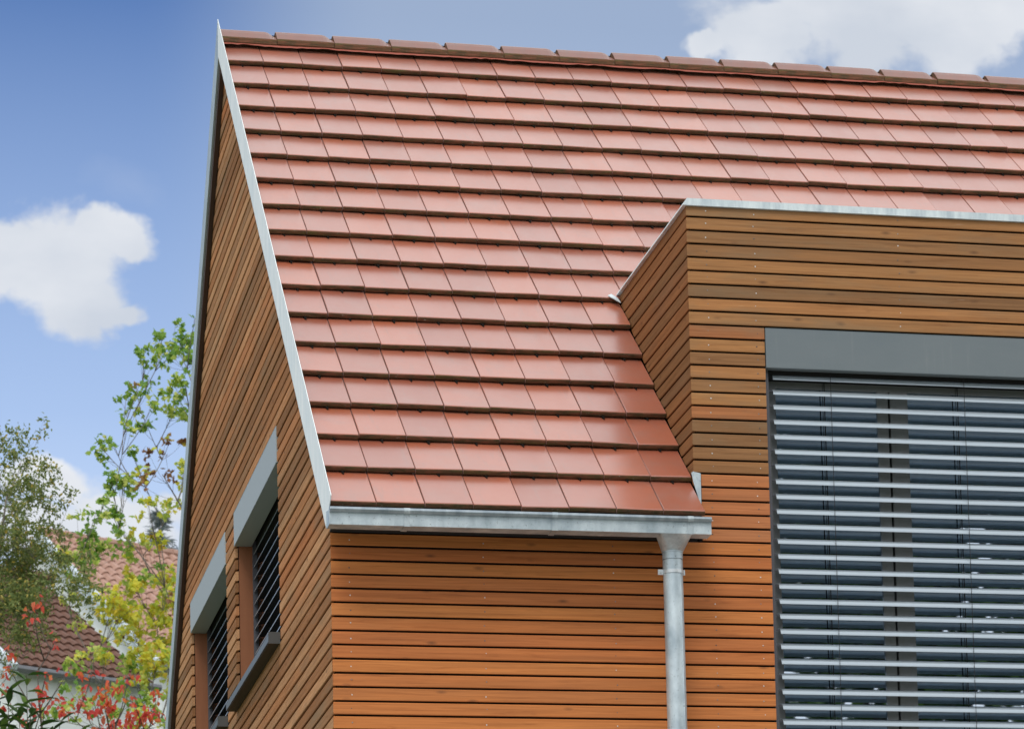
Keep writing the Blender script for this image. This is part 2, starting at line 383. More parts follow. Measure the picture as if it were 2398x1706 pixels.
def gable_wall():
    mb = B()
    wins = [(2.170, 4.420), (4.945, 7.240)]; wz0, wz1 = -.075, 1.2005
    kmax = int(ZO/P)-1
    for k in range(-58, kmax):
        zt, zb = -P*k-.0074, -P*(k+1)+.0074
        def ya(z):  # front roof edge
            return max(0.0, YE+(z-ZE+.10)/T)
        def yb(z):
            return min(DEP, YR+(ZRID-.10-z)/T)
        if yb(zt)-ya(zt) < .05: continue
        segs = [(ya, yb)]
        if zb > wz0-.02 and zt < wz1+.01:
            segs = [(ya, wins[0][0]), (wins[0][1], wins[1][0]), (wins[1][1], yb)]
        for i, (a0, a1) in enumerate(segs):
            mit = 1.0 if (i == 0 and ya(zt) == 0.0) else 0.0
            board(mb, 1, a0, a1, zt, zb, 0, m0=mit, jit=.0022)
    # backing with the openings left out
    def poly(y0, y1, z0, z1): mb.box(.0275, .05, y0, y1, z0, z1, 2)
    poly(.04, DEP, -ZO, wz0); poly(.04, wins[0][0], wz0, .25)
    poly(1.3, wins[0][0], .25, wz1); poly(wins[0][1], wins[1][0], wz0, wz1); poly(wins[1][1], 7.8, wz0, wz1); poly(7.8, DEP, wz0, .1)
    pts = [(.0, .25), (1.25, 1.2), (YR, ZRID-.2), (7.9, 1.2), (DEP, .1)]
    mb.add([(.028, 1.25, wz1), (.028, 7.9, wz1), (.028, YR, ZRID-.15)], [(0, 1, 2)], 2)
    mb.add([(.028, .1, .25), (.028, 1.3, .25), (.028, 1.3, 1.25)], [(0, 1, 2)], 2)
    # far sides of the house
    mb.box(.05, XEND, DEP-.05, DEP, -ZO, .1, 2); mb.box(XEND-.05, XEND, .05, DEP-.05, -ZO, .1, 2)
    mb.build('gable_wall', [W_GABLE, SCREW, W_DARK], house)
gable_wall()

# --- roof
SROW = [0.040]+[.429+.372*i for i in range(16)]+[(YR-YE)/COSP]
def rs(x, s, n): return (x, YE+s*COSP-n*SINP, ZE+s*SINP+n*COSP)
def roof():
    mb = B(); rnd = random.Random(3)
    for i in range(17):
        s0, s1 = SROW[i], SROW[i+1]; L = s1-s0+(.05 if i < 16 else -.02)
        c = 0
        while True:
            x0 = XV+c*TW+.0024; x1 = XV+(c+1)*TW-.0024; c += 1
            if x0 > XEND: break
            if c == 1: x0 = -.038
            if i < 7:
                if x0 > XC-.02 and x1 < DX1+.03: continue
                if x0 < XC < x1+TW*.0: x1 = 1.9655
                if x0 <= DX1 < x1: x0 = DX1+.02
                if x1-x0 < .02: continue
            elif i == 7 and x0 > XC+.2 and x1 < DX1: pass
            dn = rnd.uniform(-.0026, .0022); ds = rnd.uniform(-.0045, .0045); tl = rnd.uniform(-.0022, .0022); dx = rnd.uniform(-.0008, .0008)
            dead = i < 7 and x1 < XC and x1 > 1.94
            prof = [(.006, -.032), (-.002, -.028), (-.0035, -.018), (-.0020, -.0075), (.0015, -.0025), (.007, 0.0), (L, -.043), (L, -.057), (.03, -.032)]
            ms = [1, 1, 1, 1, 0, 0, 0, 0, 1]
            rings = []
            for e, xx in enumerate((x0, x1)):
                rings.append([rs(xx+dx, s0+ds+s, n+dn+(tl if e else -tl)) for s, n in prof])
            ch = .0022
            ra = [rs(x0+dx+ch, s0+ds+s, n+dn-tl) for s, n in prof]; rb = [rs(x1+dx-ch, s0+ds+s, n+dn+tl) for s, n in prof]
            e0 = [rs(x0+dx, s0+ds+s+(.001 if n > -.01 else 0), n+dn-tl-(.0025 if k in (4, 5, 6) else 0)) for k, (s, n) in enumerate(prof)]
            e1 = [rs(x1+dx, s0+ds+s+(.001 if n > -.01 else 0), n+dn+tl-(.0025 if k in (4, 5, 6) else 0)) for k, (s, n) in enumerate(prof)]
            mb.loft([e0, ra, rb, e1], ms, True, 0)
            # storm clip of the course above, peeping out under its nose
            if i < 16 and x1-x0 > .18:
                xm = XV+(c-.52)*TW+rnd.uniform(-.004, .004); sl_ = s1+rnd.uniform(-.003, .002)
                k0 = -.0425
                mb.add([rs(xm-.011, sl_+.006, k0+.016), rs(xm+.011, sl_+.006, k0+.016), rs(xm+.004, sl_-.038, k0+.0125), rs(xm+.009, sl_+.006, k0-.004), rs(xm-.009, sl_+.006, k0-.004)], [(0, 1, 2), (1, 3, 2), (3, 4, 2), (4, 0, 2)], 2)
    # roof body: decking under the tiles (front), rear slope and soffit
    def slab(x0, x1, ya, yb, o0=-.082, o1=-.13):
        f = lambda y: ZE+T*(y-YE)
        mb.add([(x0, ya, f(ya)+o0), (x1, ya, f(ya)+o0), (x1, yb, f(yb)+o0), (x0, yb, f(yb)+o0), (x0, ya, f(ya)+o1), (x1, ya, f(ya)+o1), (x1, yb, f(yb)+o1), (x0, yb, f(yb)+o1)],
               [(0, 1, 2, 3), (7, 6, 5, 4), (0, 4, 5, 1), (1, 5, 6, 2), (2, 6, 7, 3), (3, 7, 4, 0)], 3)
    slab(0, XC-.02, -.2, 1.7); slab(0, XEND, 1.7, YR-.03); slab(DX1, XEND, -.2, 1.7)
    f = lambda y: ZRID-T*(y-YR)
    mb.add([(-.011, YR, f(YR)), (XEND, YR, f(YR)), (XEND, DEP+.4, f(DEP+.4)), (-.011, DEP+.4, f(DEP+.4)), (-.011, YR, f(YR)-.1), (XEND, YR, f(YR)-.1), (XEND, DEP+.4, f(DEP+.4)-.1), (-.011, DEP+.4, f(DEP+.4)-.1)],
           [(0, 1, 2, 3), (7, 6, 5, 4), (0, 4, 5, 1), (1, 5, 6, 2), (2, 6, 7, 3), (3, 7, 4, 0)], [0, 3, 3, 3, 3, 3])
    return mb.build('roof', [TILE, MOSS, CLIP, W_DARK], house)
roof_o = roof()
def ridge():
    # crumpled clay-red flashing roll between ridge tiles and top course
    fl = B(); rnd = random.Random(5); n = 260; yo = YR-.156
    top = []; bot = []
    for i in range(n+1):
        x = -.038+(XEND+.038)*i/n
        wv = .006*math.sin(x*9+2*math.sin(x*2.3))+rnd.uniform(-.0035, .0035)
        top.append((x, YR-.118, zr(YR-.118)-.004)); bot.append((x, yo+wv, zr(yo+wv)+.002+.4*abs(wv)+rnd.uniform(0, .003)))
    m2 = [(p[0], (p[1]+q[1])/2, (p[2]+q[2])/2+.004) for p, q in zip(top, bot)]
    vs = top+m2+bot; k = n+1
    fl.add(vs, [(i, i+1, k+i+1, k+i) for i in range(n)]+[(k+i, k+i+1, 2*k+i+1, 2*k+i) for i in range(n)], 0)
    fm, t_, p_ = mat('clay_red_flashing', (.33, .085, .055), .6)
    fl.build('ridge_flashing', fm, roof_o, recalc=False)
    # one ridge tile; copies share its mesh
    x0 = 0.0; LN = .3735
    half = [(-.132, -.122), (-.138, -.114), (-.138, -.086), (-.131, -.077), (-.075, -.026), (-.045, -.001), (-.018, .012)]
    def prof(sy, f):      # f flattens the cap above its lip, sy narrows it
        h = [(y*sy, z if z < -.08 else -.079+(z+.079)*f) for y, z in half]
        return h+[(-y, z) for y, z in h[::-1]]
    ring = lambda x, sy, f: [(x, y, z) for y, z in prof(sy, f)]
    ms = [1, 1, 1, 0, 0, 0, 0, 0, 0, 0, 1, 1, 1, 1]
    mb = MB()
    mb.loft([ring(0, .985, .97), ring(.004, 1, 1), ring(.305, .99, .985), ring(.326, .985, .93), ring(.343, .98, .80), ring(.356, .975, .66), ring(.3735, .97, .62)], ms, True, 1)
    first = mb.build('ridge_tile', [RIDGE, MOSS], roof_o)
    rnd = random.Random(9); i = 0
    while True:
        x = -.0485+.3755*i
        if x > XEND-.2: break
        o = first if i == 0 else first.copy()
        if i: col.objects.link(o)
        o.parent = roof_o
        o.location = (x if i else -.044+.0, YR+rnd.uniform(-.003, .003), ZRID+ZO+rnd.uniform(-.002, .003)+.004)
        o.rotation_euler = (rnd.uniform(-.012, .012), rnd.uniform(-.006, .004), rnd.uniform(-.006, .006))
        if i == 0: o.location.x = -.038
        i += 1
    first.scale.x = .365/.3755
ridge()
def verge():
    xo, xi = -.045, -.0415
    f = lambda y: zr(y)
    def prism(poly, x2=xi):
        mb = B(); n = len(poly)
        e = .004
        mb.loft([[(xo, y, z) for y, z in poly], [(x2, y, z) for y, z in poly]], 0)
        return mb
    za = ZRID+.088
    fy = lambda y, o: (y, f(y)+o)
    ys = 3.02
    lo = lambda y: -.205+.045*min(1, max(0, (y+.178)/4))
    lower = prism([(-.375, f(-.375)+.10), fy(ys-.015, .098), fy(ys+.03, lo(ys)), (-.172, f(-.172)+lo(-.172))])
    lower.build('verge_trim', ZINC_TRIM, house)
    up = prism([fy(ys-.011, .0985), (YR, za), (YR, ZRID-.165), fy(ys+.034, lo(ys))])
    up.build('verge_trim', ZINC_TRIM, house)
    g = lambda y: ZRID+.088-.925*(y-YR)
    rear = prism([(YR+.002, za), (9.7, g(9.7)), (9.7, g(9.7)-.20), (YR+.002, za-.265)])
    fl = [(YR+.003, za-.2615), (9.7, g(9.7)-.1965), (9.7, g(9.7)-.20), (YR+.003, za-.265)]
    rear.loft([[(xi+.0002, y, z) for y, z in fl], [(-.0035, y, z) for y, z in fl]], 0)
    o = rear.build('verge_trim', zinc('rear_verge_zinc', (.40, .47, .50), (.52, .60, .63), .5, .4, (4, 6, 3), .1), house)
    # dark strip: shade under the rear overhang put into its colour
    db = B(); poly = [(YR+.01, za-.266), (9.6, g(9.6)-.201), (9.6, g(9.6)-.30), (YR+.01, za-.36)]
    db.loft([[(-.032, y, z) for y, z in poly], [(-.0035, y, z) for y, z in poly]], 0)
    db.build('verge_shade_strip', mat('painted_verge_shade', (.055, .03, .02), .7)[0], house)
verge()

# --- dormer
def dormer():
    fr = B()
    for k in range(-26, -6):
        zt, zb = -P*k-GAP/2, -P*(k+1)+GAP/2
        if k == -26: zt = 1.934
        x1 = DX1 if k < -17 else WIN[0]-.004
        board(fr, 0, XC, x1, zt, zb, 0, m0=1.0, jit=.0015)
        for x in (2.078, 2.348)+((3.167, 3.98, 4.8, 5.5) if k < -17 else ()): screw(fr, 0, x, (zt+zb)/2, 0, 1)
        if k >= -17: board(fr, 0, WIN[1]+.004, DX1, zt, zb, 0)
    fr.box(XC+.03, DX1, .028, .05, 1.30, 1.93, 2); fr.box(XC+.03, WIN[0]-.01, .028, .05, .44, 1.30, 2); fr.box(WIN[1]+.01, DX1, .028, .05, .09, 1.30, 2); fr.box(DX1-.03, DX1, .051, 1.7, .1, 1.93, 2)
    fr.build('dormer_front', [W_DORMER, SCREW, W_DARK], house)
    ck = B()
    for k in range(-26, -5):
        zt, zb = -P*k-GAP/2, -P*(k+1)+GAP/2
        if k == -26: zt = 1.934
        j = random.uniform(-.008, .006)
        ye_ = lambda z, j=j: max(.012, YE+(z-ZE)/T+.045+j)
        if ye_(zt) < .05: continue
        board(ck, 1, .0, ye_, zt, zb, XC, m0=1.0, jit=.0012)
    ck.add([(XC+.029, .03, .40), (XC+.029, .1, .40), (XC+.029, 1.75, 1.93), (XC+.029, .03, 1.93)], [(0, 1, 2, 3)], 1)
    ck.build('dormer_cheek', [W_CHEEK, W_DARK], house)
    cp = B()
    z0, z1 = 1.9335, 1.9725
    cp.box(XC+.0301, DX1+.02, -.016, .03, z0, z1, 0); cp.add([(XC-.018, -.0168, z0), (XC+.0301, -.0168, z0), (XC+.0301, -.0168, z1), (XC+.004, -.0168, z1), (XC-.018, -.0168, z0+.004)], [(0, 1, 2, 3, 4)], 0)
    cp.loft([[(XC-.018, y_, z0), (XC-.018, y_, z0+.004), (XC+.004, y_, z1), (XC+.03, y_, z1), (XC+.03, y_, z0)] for y_ in (-.0165, 1.80)], 0)
    cp.box(XC+.0301, DX1+.02, .0301, 1.80, z0+.004, z1-.006, 0)
    # folded end piece lying on the tiles
    cp.loft([[(1.897, 1.705, zr(1.705)+.004), (1.953, 1.625, zr(1.625)+.012), (1.953, 1.80, 1.969)], [(1.897, 1.705, zr(1.705)+.010), (1.953, 1.622, zr(1.622)+.020), (1.953, 1.80, 1.972)]], 0)
    cp.build('dormer_coping', ZINC_COPE, house)
    fp = B()   # lead-grey upstand where the eaves meet the dormer corner
    pl = [(1.958, .452), (1.968, .458), (2.0095, .449), (2.0085, .262), (2.000, .285), (1.985, .34), (1.968, .40)]
    fp.loft([[(x, -.004, z) for x, z in pl], [(x, .0015, z) for x, z in pl]], 0)
    fp.build('flashing_plate', ZINC, house)
dormer()

# --- gutter and downpipe
def gutter():
    gx0, gx1 = -.049, 1.976
    mb = B()
    pr = [(-.226, .13), (-.229, .037), (-.338, .037), (-.342, .112), (-.3395, .112), (-.335, .0395), (-.2315, .0395), (-.229, .13)]
    mb.loft([[(gx0, y, z) for y, z in pr], [(gx1, y, z) for y, z in pr]], 0)
    n = 12
    mb.loft([[(x, -.349+.0155*math.cos(2*math.pi*k/n), .1135+.0155*math.sin(2*math.pi*k/n)) for k in range(n)] for x in (gx0, gx1)], 1)
    for x in (gx0-.0015, gx1-.0005):
        pl = [(-.2265, .128), (-.2285, .036), (-.3385, .036), (-.3425, .112)]
        mb.loft([[(x, y, z) for y, z in pl], [(x+.002, y, z) for y, z in pl]], 0)
    g = mb.build('gutter', [ZINC, zinc('zinc_bead', (.20, .25, .29), (.40, .46, .50), .35, .7, (9, 9, 9))], house)
    for x in (.352, 1.133, 1.863):
        br = B()
        br.box(x-.0155, x+.0155, -.3435, -.3421, .034, .112, 0); br.box(x-.0155, x+.0155, -.3455, -.226, .0335, .0365, 0)
        br.loft([[(xx, -.349+.0168*math.cos(2*math.pi*k/n), .1135+.0168*math.sin(2*math.pi*k/n)) for k in range(n)] for xx in (x-.0155, x+.0155)], 0)
        br.loft([[(x-.010, -.3436, .098), (x+.010, -.3436, .098), (x, -.3436, .078)], [(x-.009, -.3452, .097), (x+.009, -.3452, .097), (x, -.3452, .080)]], 0)
        br.build('gutter_bracket', zinc('bracket_zinc', (.30, .37, .41), (.54, .61, .64), .5, .5, (20, 20, 20)), g)
    dp = B(); px, py, r = 1.798, -.185, .0525; n = 28
    circ = lambda z, rr: [(px+rr*math.cos(2*math.pi*k/n), py+rr*math.sin(2*math.pi*k/n), z) for k in range(n)]
    # round pipe down to the ground
    dp.loft([circ(-.0365, r+.002), circ(-.072, r+.002)], 0, False); dp.loft([circ(-.0725, r-.002), circ(-.0755, r-.002)], 0, False); dp.loft([circ(-.0758, r+.001), circ(-.12, r+.001)], 0, False); dp.loft([circ(-.1201, r), circ(-ZO, r)], 0, False)
    dp.box(px+.030, px+.0325, py-r*.83, py-r*.80, -ZO, -.13, 0)
    d = dp.build('downpipe', ZINC, house, smooth=False)
    for pl_ in d.data.polygons: pl_.use_smooth = len(pl_.vertices) == 4
    hp = B()   # faceted hopper from the rectangular gutter outlet to the round pipe
    x0, x1, y0, y1 = 1.702, 1.872, -.3385, -.232
    zt_, zb_, rr = .0365, -.030, r+.0045
    A = [(x0, y0, zt_), (x1, y0, zt_), (x1, y1, zt_), (x0, y1, zt_)]
    nn_ = 7; seg = []                                    # bottom circle in four arcs, starting at the front point
    pt = lambda q: (px+rr*math.sin(q), py-rr*math.cos(q), zb_)
    ring_ = [pt(2*math.pi*k/(4*nn_)) for k in range(4*nn_)]
    fs = []
    for c_ in range(4):                                  # flat triangles under the top edges, fans round the corners
        e0, e1 = A[c_], A[(c_+1) % 4]
        fs.append((c_, (c_+1) % 4, 4+(c_*nn_) % (4*nn_)))
        for k in range(nn_): fs.append(((c_+1) % 4, 4+(c_*nn_+k) % (4*nn_), 4+(c_*nn_+k+1) % (4*nn_)))
    hp.add(A+ring_, fs, 0)
    hp.loft([circ(zb_+.0005, rr), circ(zb_-.006, rr)], 0)
    hp.build('hopper', ZINC, d)
    cp = B(); zc = -.140
    cp.loft([circ(zc+.009, r+.004), circ(zc-.009, r+.004)], 0)
    cp.box(px-r-.030, px-r, py-.005, py+.005, zc-.014, zc+.014, 0); cp.box(px+r, px+r+.012, py-.005, py+.005, zc-.014, zc+.014, 0)
    cp.box(px-r-.021, px-r-.011, py-.012, py-.005, zc-.005, zc+.005, 0)
    cp.box(px-.006, px+.006, py+.05, .0, zc-.006, zc+.006, 0)
    c_ = cp.build('pipe_clip', zinc('clip_zinc', (.5, .55, .57), (.68, .72, .74), .4, .7), d)
gutter()

# --- windows with cover box, frame, panes and venetian blind
def window(name, mp, u0, u1, z0, z1, zc, cover, jambs, slat_u0, slat_z0, pitch, tilt, glass_d, cords, bars, sill, label, slatmat, dc=.09, soffit=.030, parent=house):
    """u along the wall, d into the wall, mp maps (u,d,z) to the world"""
    def W():
        m = MB(); m.map = mp; return m
    root = empty(name, mp((u0+u1)/2, 0, z0)); root.parent = parent
    root['label'] = label
    inv = Matrix.Translation(-Vector(root.location))
    def bld(m, nm, mats, **k):
        m.v = [tuple(Vector(v)-root.location) for v in m.v]
        return m.build(nm, mats, root, **k)
    # cover box, hollow underneath so that the blind hangs from it
    m = W(); t_ = .003
    m.box(u0, u1, -.006, -.002, zc, z1-.008, 0); m.box(u0, u1, -.0065, .10, z1-.0079, z1-.004, 0)
    m.box(u0, u1, -.0055, soffit, zc-.0035, zc-.0001, 0)
    m.box(u0, u0+t_, -.0018, .10, zc, z1-.0081, 0); m.box(u1-t_, u1, -.0018, .10, zc, z1-.0081, 0)
    bld(m, 'cover_box', cover)
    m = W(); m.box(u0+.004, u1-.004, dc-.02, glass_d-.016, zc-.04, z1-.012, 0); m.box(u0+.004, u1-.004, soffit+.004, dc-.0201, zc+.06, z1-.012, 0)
    bld(m, 'painted_shade_block', W_DARK)  # added black block: darkness under the cover box put into its colour
    # reveals
    m = W(); D = glass_d-.03
    m.box(u0, u0+.003, .024, D, z0, zc, 0); m.box(u1-.003, u1, .024, D, z0, zc, 0)
    m.box(u0+.003, u1-.003, .024, glass_d+.05, z0, z0+.004, 0)
    bld(m, 'reveal', jambs)
    # guide rails
    for uu in ((u0+.004), (u1-.022)):
        m = W(); m.box(uu, uu+.018, dc-.045, dc-.015, z0+.004, zc+.03, 0); bld(m, 'guide_rail', RAIL)
    # frame with sashes
    m = W(); g0, g1 = glass_d-.014, glass_d+.04; fw = .085
    m.box(u0+.003, u0+fw, g0, g1, z0+.004, z1, 0); m.box(u1-fw, u1-.003, g0, g1, z0+.004, z1, 0)
    m.box(u0+fw, u1-fw, g0, g1, z0+.004, z0+.09, 0); m.box(u0+fw, u1-fw, g0, g1, zc-.075, z1, 0)
    edges = [u0+fw]
    for (b0, b1) in bars:
        if b1-b0 > .12:
            m.box(b0, b0+.062, g0, g1, z0+.09, zc-.075, 0); m.box(b0+.062, b0+.074, g0+.03, g1, z0+.09, zc-.075, 1); m.box(b0+.074, b1, g0-.004, g1, z0+.09, zc-.075, 0)
        else: m.box(b0, b1, g0, g1, z0+.09, zc-.075, 0)
        edges += [b0, b1]
    edges.append(u1-fw)
    bld(m, 'frame', [FRAME, W_DARK])
    for i in range(0, len(edges), 2):
        m = W(); m.box(edges[i]-.006, edges[i+1]+.006, glass_d-.003, glass_d+.003, z0+.085, zc-.07, 0); bld(m, 'pane', GLASS)
    # room behind the panes
    m = W(); b = 1.2
    m.add([(u0, g1, z0), (u1, g1, z0), (u1, g1, z1), (u0, g1, z1), (u0, b, z0), (u1, b, z0), (u1, b, z1), (u0, b, z1)], [(4, 5, 6, 7), (0, 1, 5, 4), (3, 7, 6, 2), (0, 4, 7, 3), (1, 2, 6, 5)], 0)
    bld(m, 'room_lining', ROOM)
    # blind: curved slats with beaded edges
    m = W(); z = slat_z0; rnd = random.Random(11)
    while z > z0+.03:
        tl = R(tilt+rnd.uniform(-.8, .8)); c, s = math.cos(tl), math.sin(tl)
        line = [(-.0395, -.0350), (-.0390, -.0315), (-.0365, -.0230), (-.0315, -.0150), (-.0240, -.0085), (-.0130, -.0038), (.0060, -.0005), (.0310, .0030), (.0385, .0075)]
        nrm_ = [(-.95, .1), (-.93, .3), (-.85, .52), (-.7, .71), (-.5, .87), (-.28, .96), (-.12, .99), (-.3, .95), (-.5, .85)]
        top = [(q+a_*.0008*(2.0 if k_ < 2 else 1), h+b_*.0008*(2.0 if k_ < 2 else 1)) for k_, ((q, h), (a_, b_)) in enumerate(zip(line, nrm_))]
        bot = [(q-a_*.0008, h-b_*.0008) for (q, h), (a_, b_) in zip(line, nrm_)]
        prof = [(dc+q*c-h*s, z+.034+q*s+h*c) for q, h in top+bot[::-1]]
        sag = rnd.uniform(-.0012, .0012)
        m.loft([[(slat_u0, d, zz) for d, zz in prof], [((slat_u0+u1)/2, d, zz-.0008+sag*.3) for d, zz in prof], [(u1-(slat_u0-u0), d, zz+sag) for d, zz in prof]], [2 if k_ in (0, 16, 17, 1) else 0 for k_ in range(18)])
        # little guide pins
        m.box(slat_u0-.02, slat_u0, dc-.004, dc+.004, z+.021, z+.029, 1); m.box(u1-(slat_u0-u0), u1-(slat_u0-u0)+.02, dc-.004, dc+.004, z+.021, z+.029, 1)
        z -= pitch
    bld(m, 'venetian_blind', [slatmat, RAIL, SLAT])
    m = W()
    for cu in cords:
        m.box(cu-.0012, cu+.0012, dc-.0425, dc-.0405, z0+.02, zc+.02, 0); m.box(cu-.028, cu-.0255, dc+.034, dc+.0365, z0+.02, zc+.02, 0)
        m.box(cu-.024, cu-.018, dc+.02, dc+.0205, z0+.02, zc+.02, 0)
    if cords: bld(m, 'ladder_cord', CORD)
    m = W()
    if sill:
        m.box(u0+.0, u1+.02, -.066, .10, z0+.027, z0+.037, 0); m.box(u0, u1+.02, -.069, -.064, z0-.006, z0+.036, 0)
        m.box(u0-.004, u0, -.068, .0, z0-.018, z0+.050, 0)
        m.box(u0, u1+.02, -.0635, -.002, z0-.012, z0+.0265, 1)
        bld(m, 'sill', [SILL, mat('sill_underside', (.035, .026, .022), .7)[0]])
    return root
FRONT = lambda u, d, z: (u, d, z+ZO)
SIDE = lambda u, d, z: (d, u, z+ZO)
window('dormer_window', FRONT, WIN[0], WIN[1], WIN[2], WIN[3], 1.0515, COVER, RAIL, 2.444, 1.003-.002, .0829, 3, .158,
       (2.769, 3.534, 4.30), [(3.058, 3.232)], False, 'wide dormer window behind a lowered grey venetian blind', SLAT, soffit=.052)
window('gable_window', SIDE, 2.1735, 4.4165, -.075, 1.2000, .985, COVER_L, JAMB, 2.20, .925, .081, 2, .235,
       (), [(3.25, 3.36)], True, 'right gable window with light grey cover box nearest the house corner', SLAT_D, dc=.155, soffit=.105)
window('gable_window', SIDE, 4.9485, 7.2365, -.075, 1.2000, .985, COVER_L, JAMB, 4.97, .925, .081, 2, .235,
       (), [(6.05, 6.16)], True, 'left gable window with light grey cover box', SLAT_D, dc=.155, soffit=.105)

# ------------------------------------------------------------------ neighbour houses on the slope behind
WHITE = None
def plain(name, lo, hi, sc_=3, rough=.8, metal=0):
    m, t, p = mat(name, rough=rough, metal=metal); o = t.node('ShaderNodeTexCoord').outputs['Object']
    t.l.new(t.mix(t.noise(o, sc_, 6, .65), lo, hi), p.inputs['Base Color']); return m
RENDER_W = plain('white_render', (.66, .72, .72), (.80, .84, .84), .9)
FASCIA = plain('pale_fascia_paint', (.50, .59, .65), (.66, .75, .80), 4, .5)
PANTILE = plain('faded_pantile', (.25, .125, .085), (.54, .35, .28), 7, .6)
BROWNT = plain('brown_tile', (.085, .036, .024), (.18, .085, .055), 6, .7)
GREYM = plain('dull_gutter_metal', (.12, .13, .14), (.24, .25, .27), 5, .5, .4)
DARKG = mat('dark_window', (.02, .025, .03), .15)[0]
PH = R(58)
def neighbour(name, label, origin, up_len, left_len, right_len, pitch, tilem, tw, gauge, amp, wall_below, yaw=PH):
    """origin = eave point; D downhill, RI ridge direction"""
    root = empty(name, (origin.x, origin.y, gh(origin.y))); tag(root, label, 'house')
    Dh = Vector((math.cos(yaw), -math.sin(yaw), 0)); RI = Vector((math.sin(yaw), math.cos(yaw), 0))
    cp, sp = math.cos(pitch), math.sin(pitch); base = origin-Vector(root.location)
    upv = -Dh*cp+Vector((0, 0, sp)); nv = Dh*sp+Vector((0, 0, cp))
    P3 = lambda a, s, n: base+RI*a+upv*s+nv*n
    mb = MB(); seg = 6
    ncol = int((right_len+left_len)/tw); rows = int(up_len/gauge)
    prof = [amp*math.sin(2*math.pi*j/seg)+(amp*.5 if j == 0 else 0) for j in range(seg)]
    xs = [(-left_len+(c+j/seg)*tw, prof[j]) for c in range(ncol) for j in range(seg)]
    for r_ in range(rows):
        s0, s1 = r_*gauge, (r_+1)*gauge+.02
        v = [P3(x, s0, h+.03-.045) for x, h in xs]+[P3(x, s0, h+.03) for x, h in xs]+[P3(x, s1, h-.012) for x, h in xs]
        n = len(xs); mb.add(v, [(i, i+1, n+i+1, n+i) for i in range(n-1)]+[(n+i, n+i+1, 2*n+i+1, 2*n+i) for i in range(n-1)], 0)
    L = rows*gauge
    ro = mb.build('roof', tilem, root)
    # ridge roll
    rd = MB(); k = 0
    while -left_len+k*.4 < right_len:
        a0 = -left_len+k*.4; rd.tube([P3(a0, L+.02, .0), P3(a0+.40, L+.02, .0)], [.13, .11], 8, 0); k += 1
    rd.build('ridge', tilem, ro)
    # rear slope and gable walls
    wl = MB(); top = P3(0, L, -.08); depth = 2*L*cp
    def wp(a, h, z): q = base+RI*a-Dh*h; return Vector((q.x, q.y, z))
    ze_ = base.z-.12; zt_ = base.z+L*sp-.12
    a0, a1 = -left_len+.25, right_len
    for aa in (a0, a1):
        v = [wp(aa, .25, -3), wp(aa, depth-.25, -3), wp(aa, depth-.25, ze_+.1), wp(aa, depth/2, zt_), wp(aa, .25, ze_+.1)]
        wl.add(v, [(0, 1, 2, 3, 4)], 0)
    for hh in (.25, depth-.25): wl.add([wp(a0, hh, -3), wp(a1, hh, -3), wp(a1, hh, ze_+.12), wp(a0, hh, ze_+.12)], [(0, 1, 2, 3)], 0)
    wl.build('wall', RENDER_W, root)
    rr = MB(); rr.add([P3(-left_len, L, 0), P3(right_len, L, 0), base+RI*right_len-Dh*depth, base-RI*left_len-Dh*depth], [(0, 1, 2, 3)], 0); rr.build('roof', tilem, root)
    # barge boards on the left verge: two stepped pale boards
    bg_ = MB()
    for i, (n0, n1, o0) in enumerate(((.06, -.09, -.10), (-.09, -.26, -.04))):
        q = lambda s, n, o: P3(-left_len+o, s, n)
        bg_.loft([[q(-.15, n0, o0), q(-.15, n1, o0), q(-.15, n1, o0+.12), q(-.15, n0, o0+.12)], [q(L, n0, o0), q(L, n1, o0), q(L, n1, o0+.12), q(L, n0, o0+.12)]], 0)
    bg_.build('barge_board', FASCIA, root)
    gt = MB(); gt.tube([P3(-left_len-.1, -.08, -.06), P3(right_len+.1, -.08, -.06)], .075, 8, 0); gt.build('gutter', GREYM, root)
    # windows under the eaves
    for i in range(2):
        ww = MB(); a_ = a0+2.0+i*3.0
        c0 = wp(a_, .2, ze_-1.9); 
        ww.loft([[wp(a_, .2, ze_-2.2), wp(a_+1.1, .2, ze_-2.2), wp(a_+1.1, .2, ze_-.9), wp(a_, .2, ze_-.9)], [wp(a_, .27, ze_-2.2), wp(a_+1.1, .27, ze_-2.2), wp(a_+1.1, .27, ze_-.9), wp(a_, .27, ze_-.9)]], 0)
        ww.build('window', DARKG, root)
    return root
oA = at(372, 1548, 68)
neighbour('red_roof_house', 'white house with a faded red pantile roof and pale barge boards on the slope behind', oA, 6.4, 0.0, 11.0, R(40), PANTILE, .30, .36, .048, True)
oB = at(62, 1556, 52)
neighbour('brown_roof_house', 'lower white walled house with a dark brown ribbed tile roof behind the shrubs', oB, 4.7, .3, 3.0, R(36), BROWNT, .22, .33, .022, True)

# ------------------------------------------------------------------ trees and shrubs
def leafmat(name, stops, trans=.45, rough=.5):
    m = bpy.data.materials.new(name); m.use_nodes = True; t = NT(m.node_tree); p = t.n['Principled BSDF']
    ri = t.node('ShaderNodeNewGeometry').outputs['Random Per Island']
    c = t.ramp(ri, stops)
    o = t.node('ShaderNodeTexCoord').outputs['Object']
    c = t.mix(t.math('MULTIPLY', t.noise(o, 3.0, 3), .35), c, t.mix(1, c, (.7, .75, .7), 'MULTIPLY'))
    t.l.new(c, p.inputs['Base Color']); p.inputs['Roughness'].default_value = rough; p.inputs['Specular IOR Level'].default_value = .35
    tr = t.node('ShaderNodeBsdfTranslucent', {'Color': c}); mx = t.node('ShaderNodeMixShader', {0: trans, 1: p.outputs[0], 2: tr.outputs[0]})
    out = t.n['Material Output']; t.l.new(mx.outputs[0], out.inputs[0]); return m
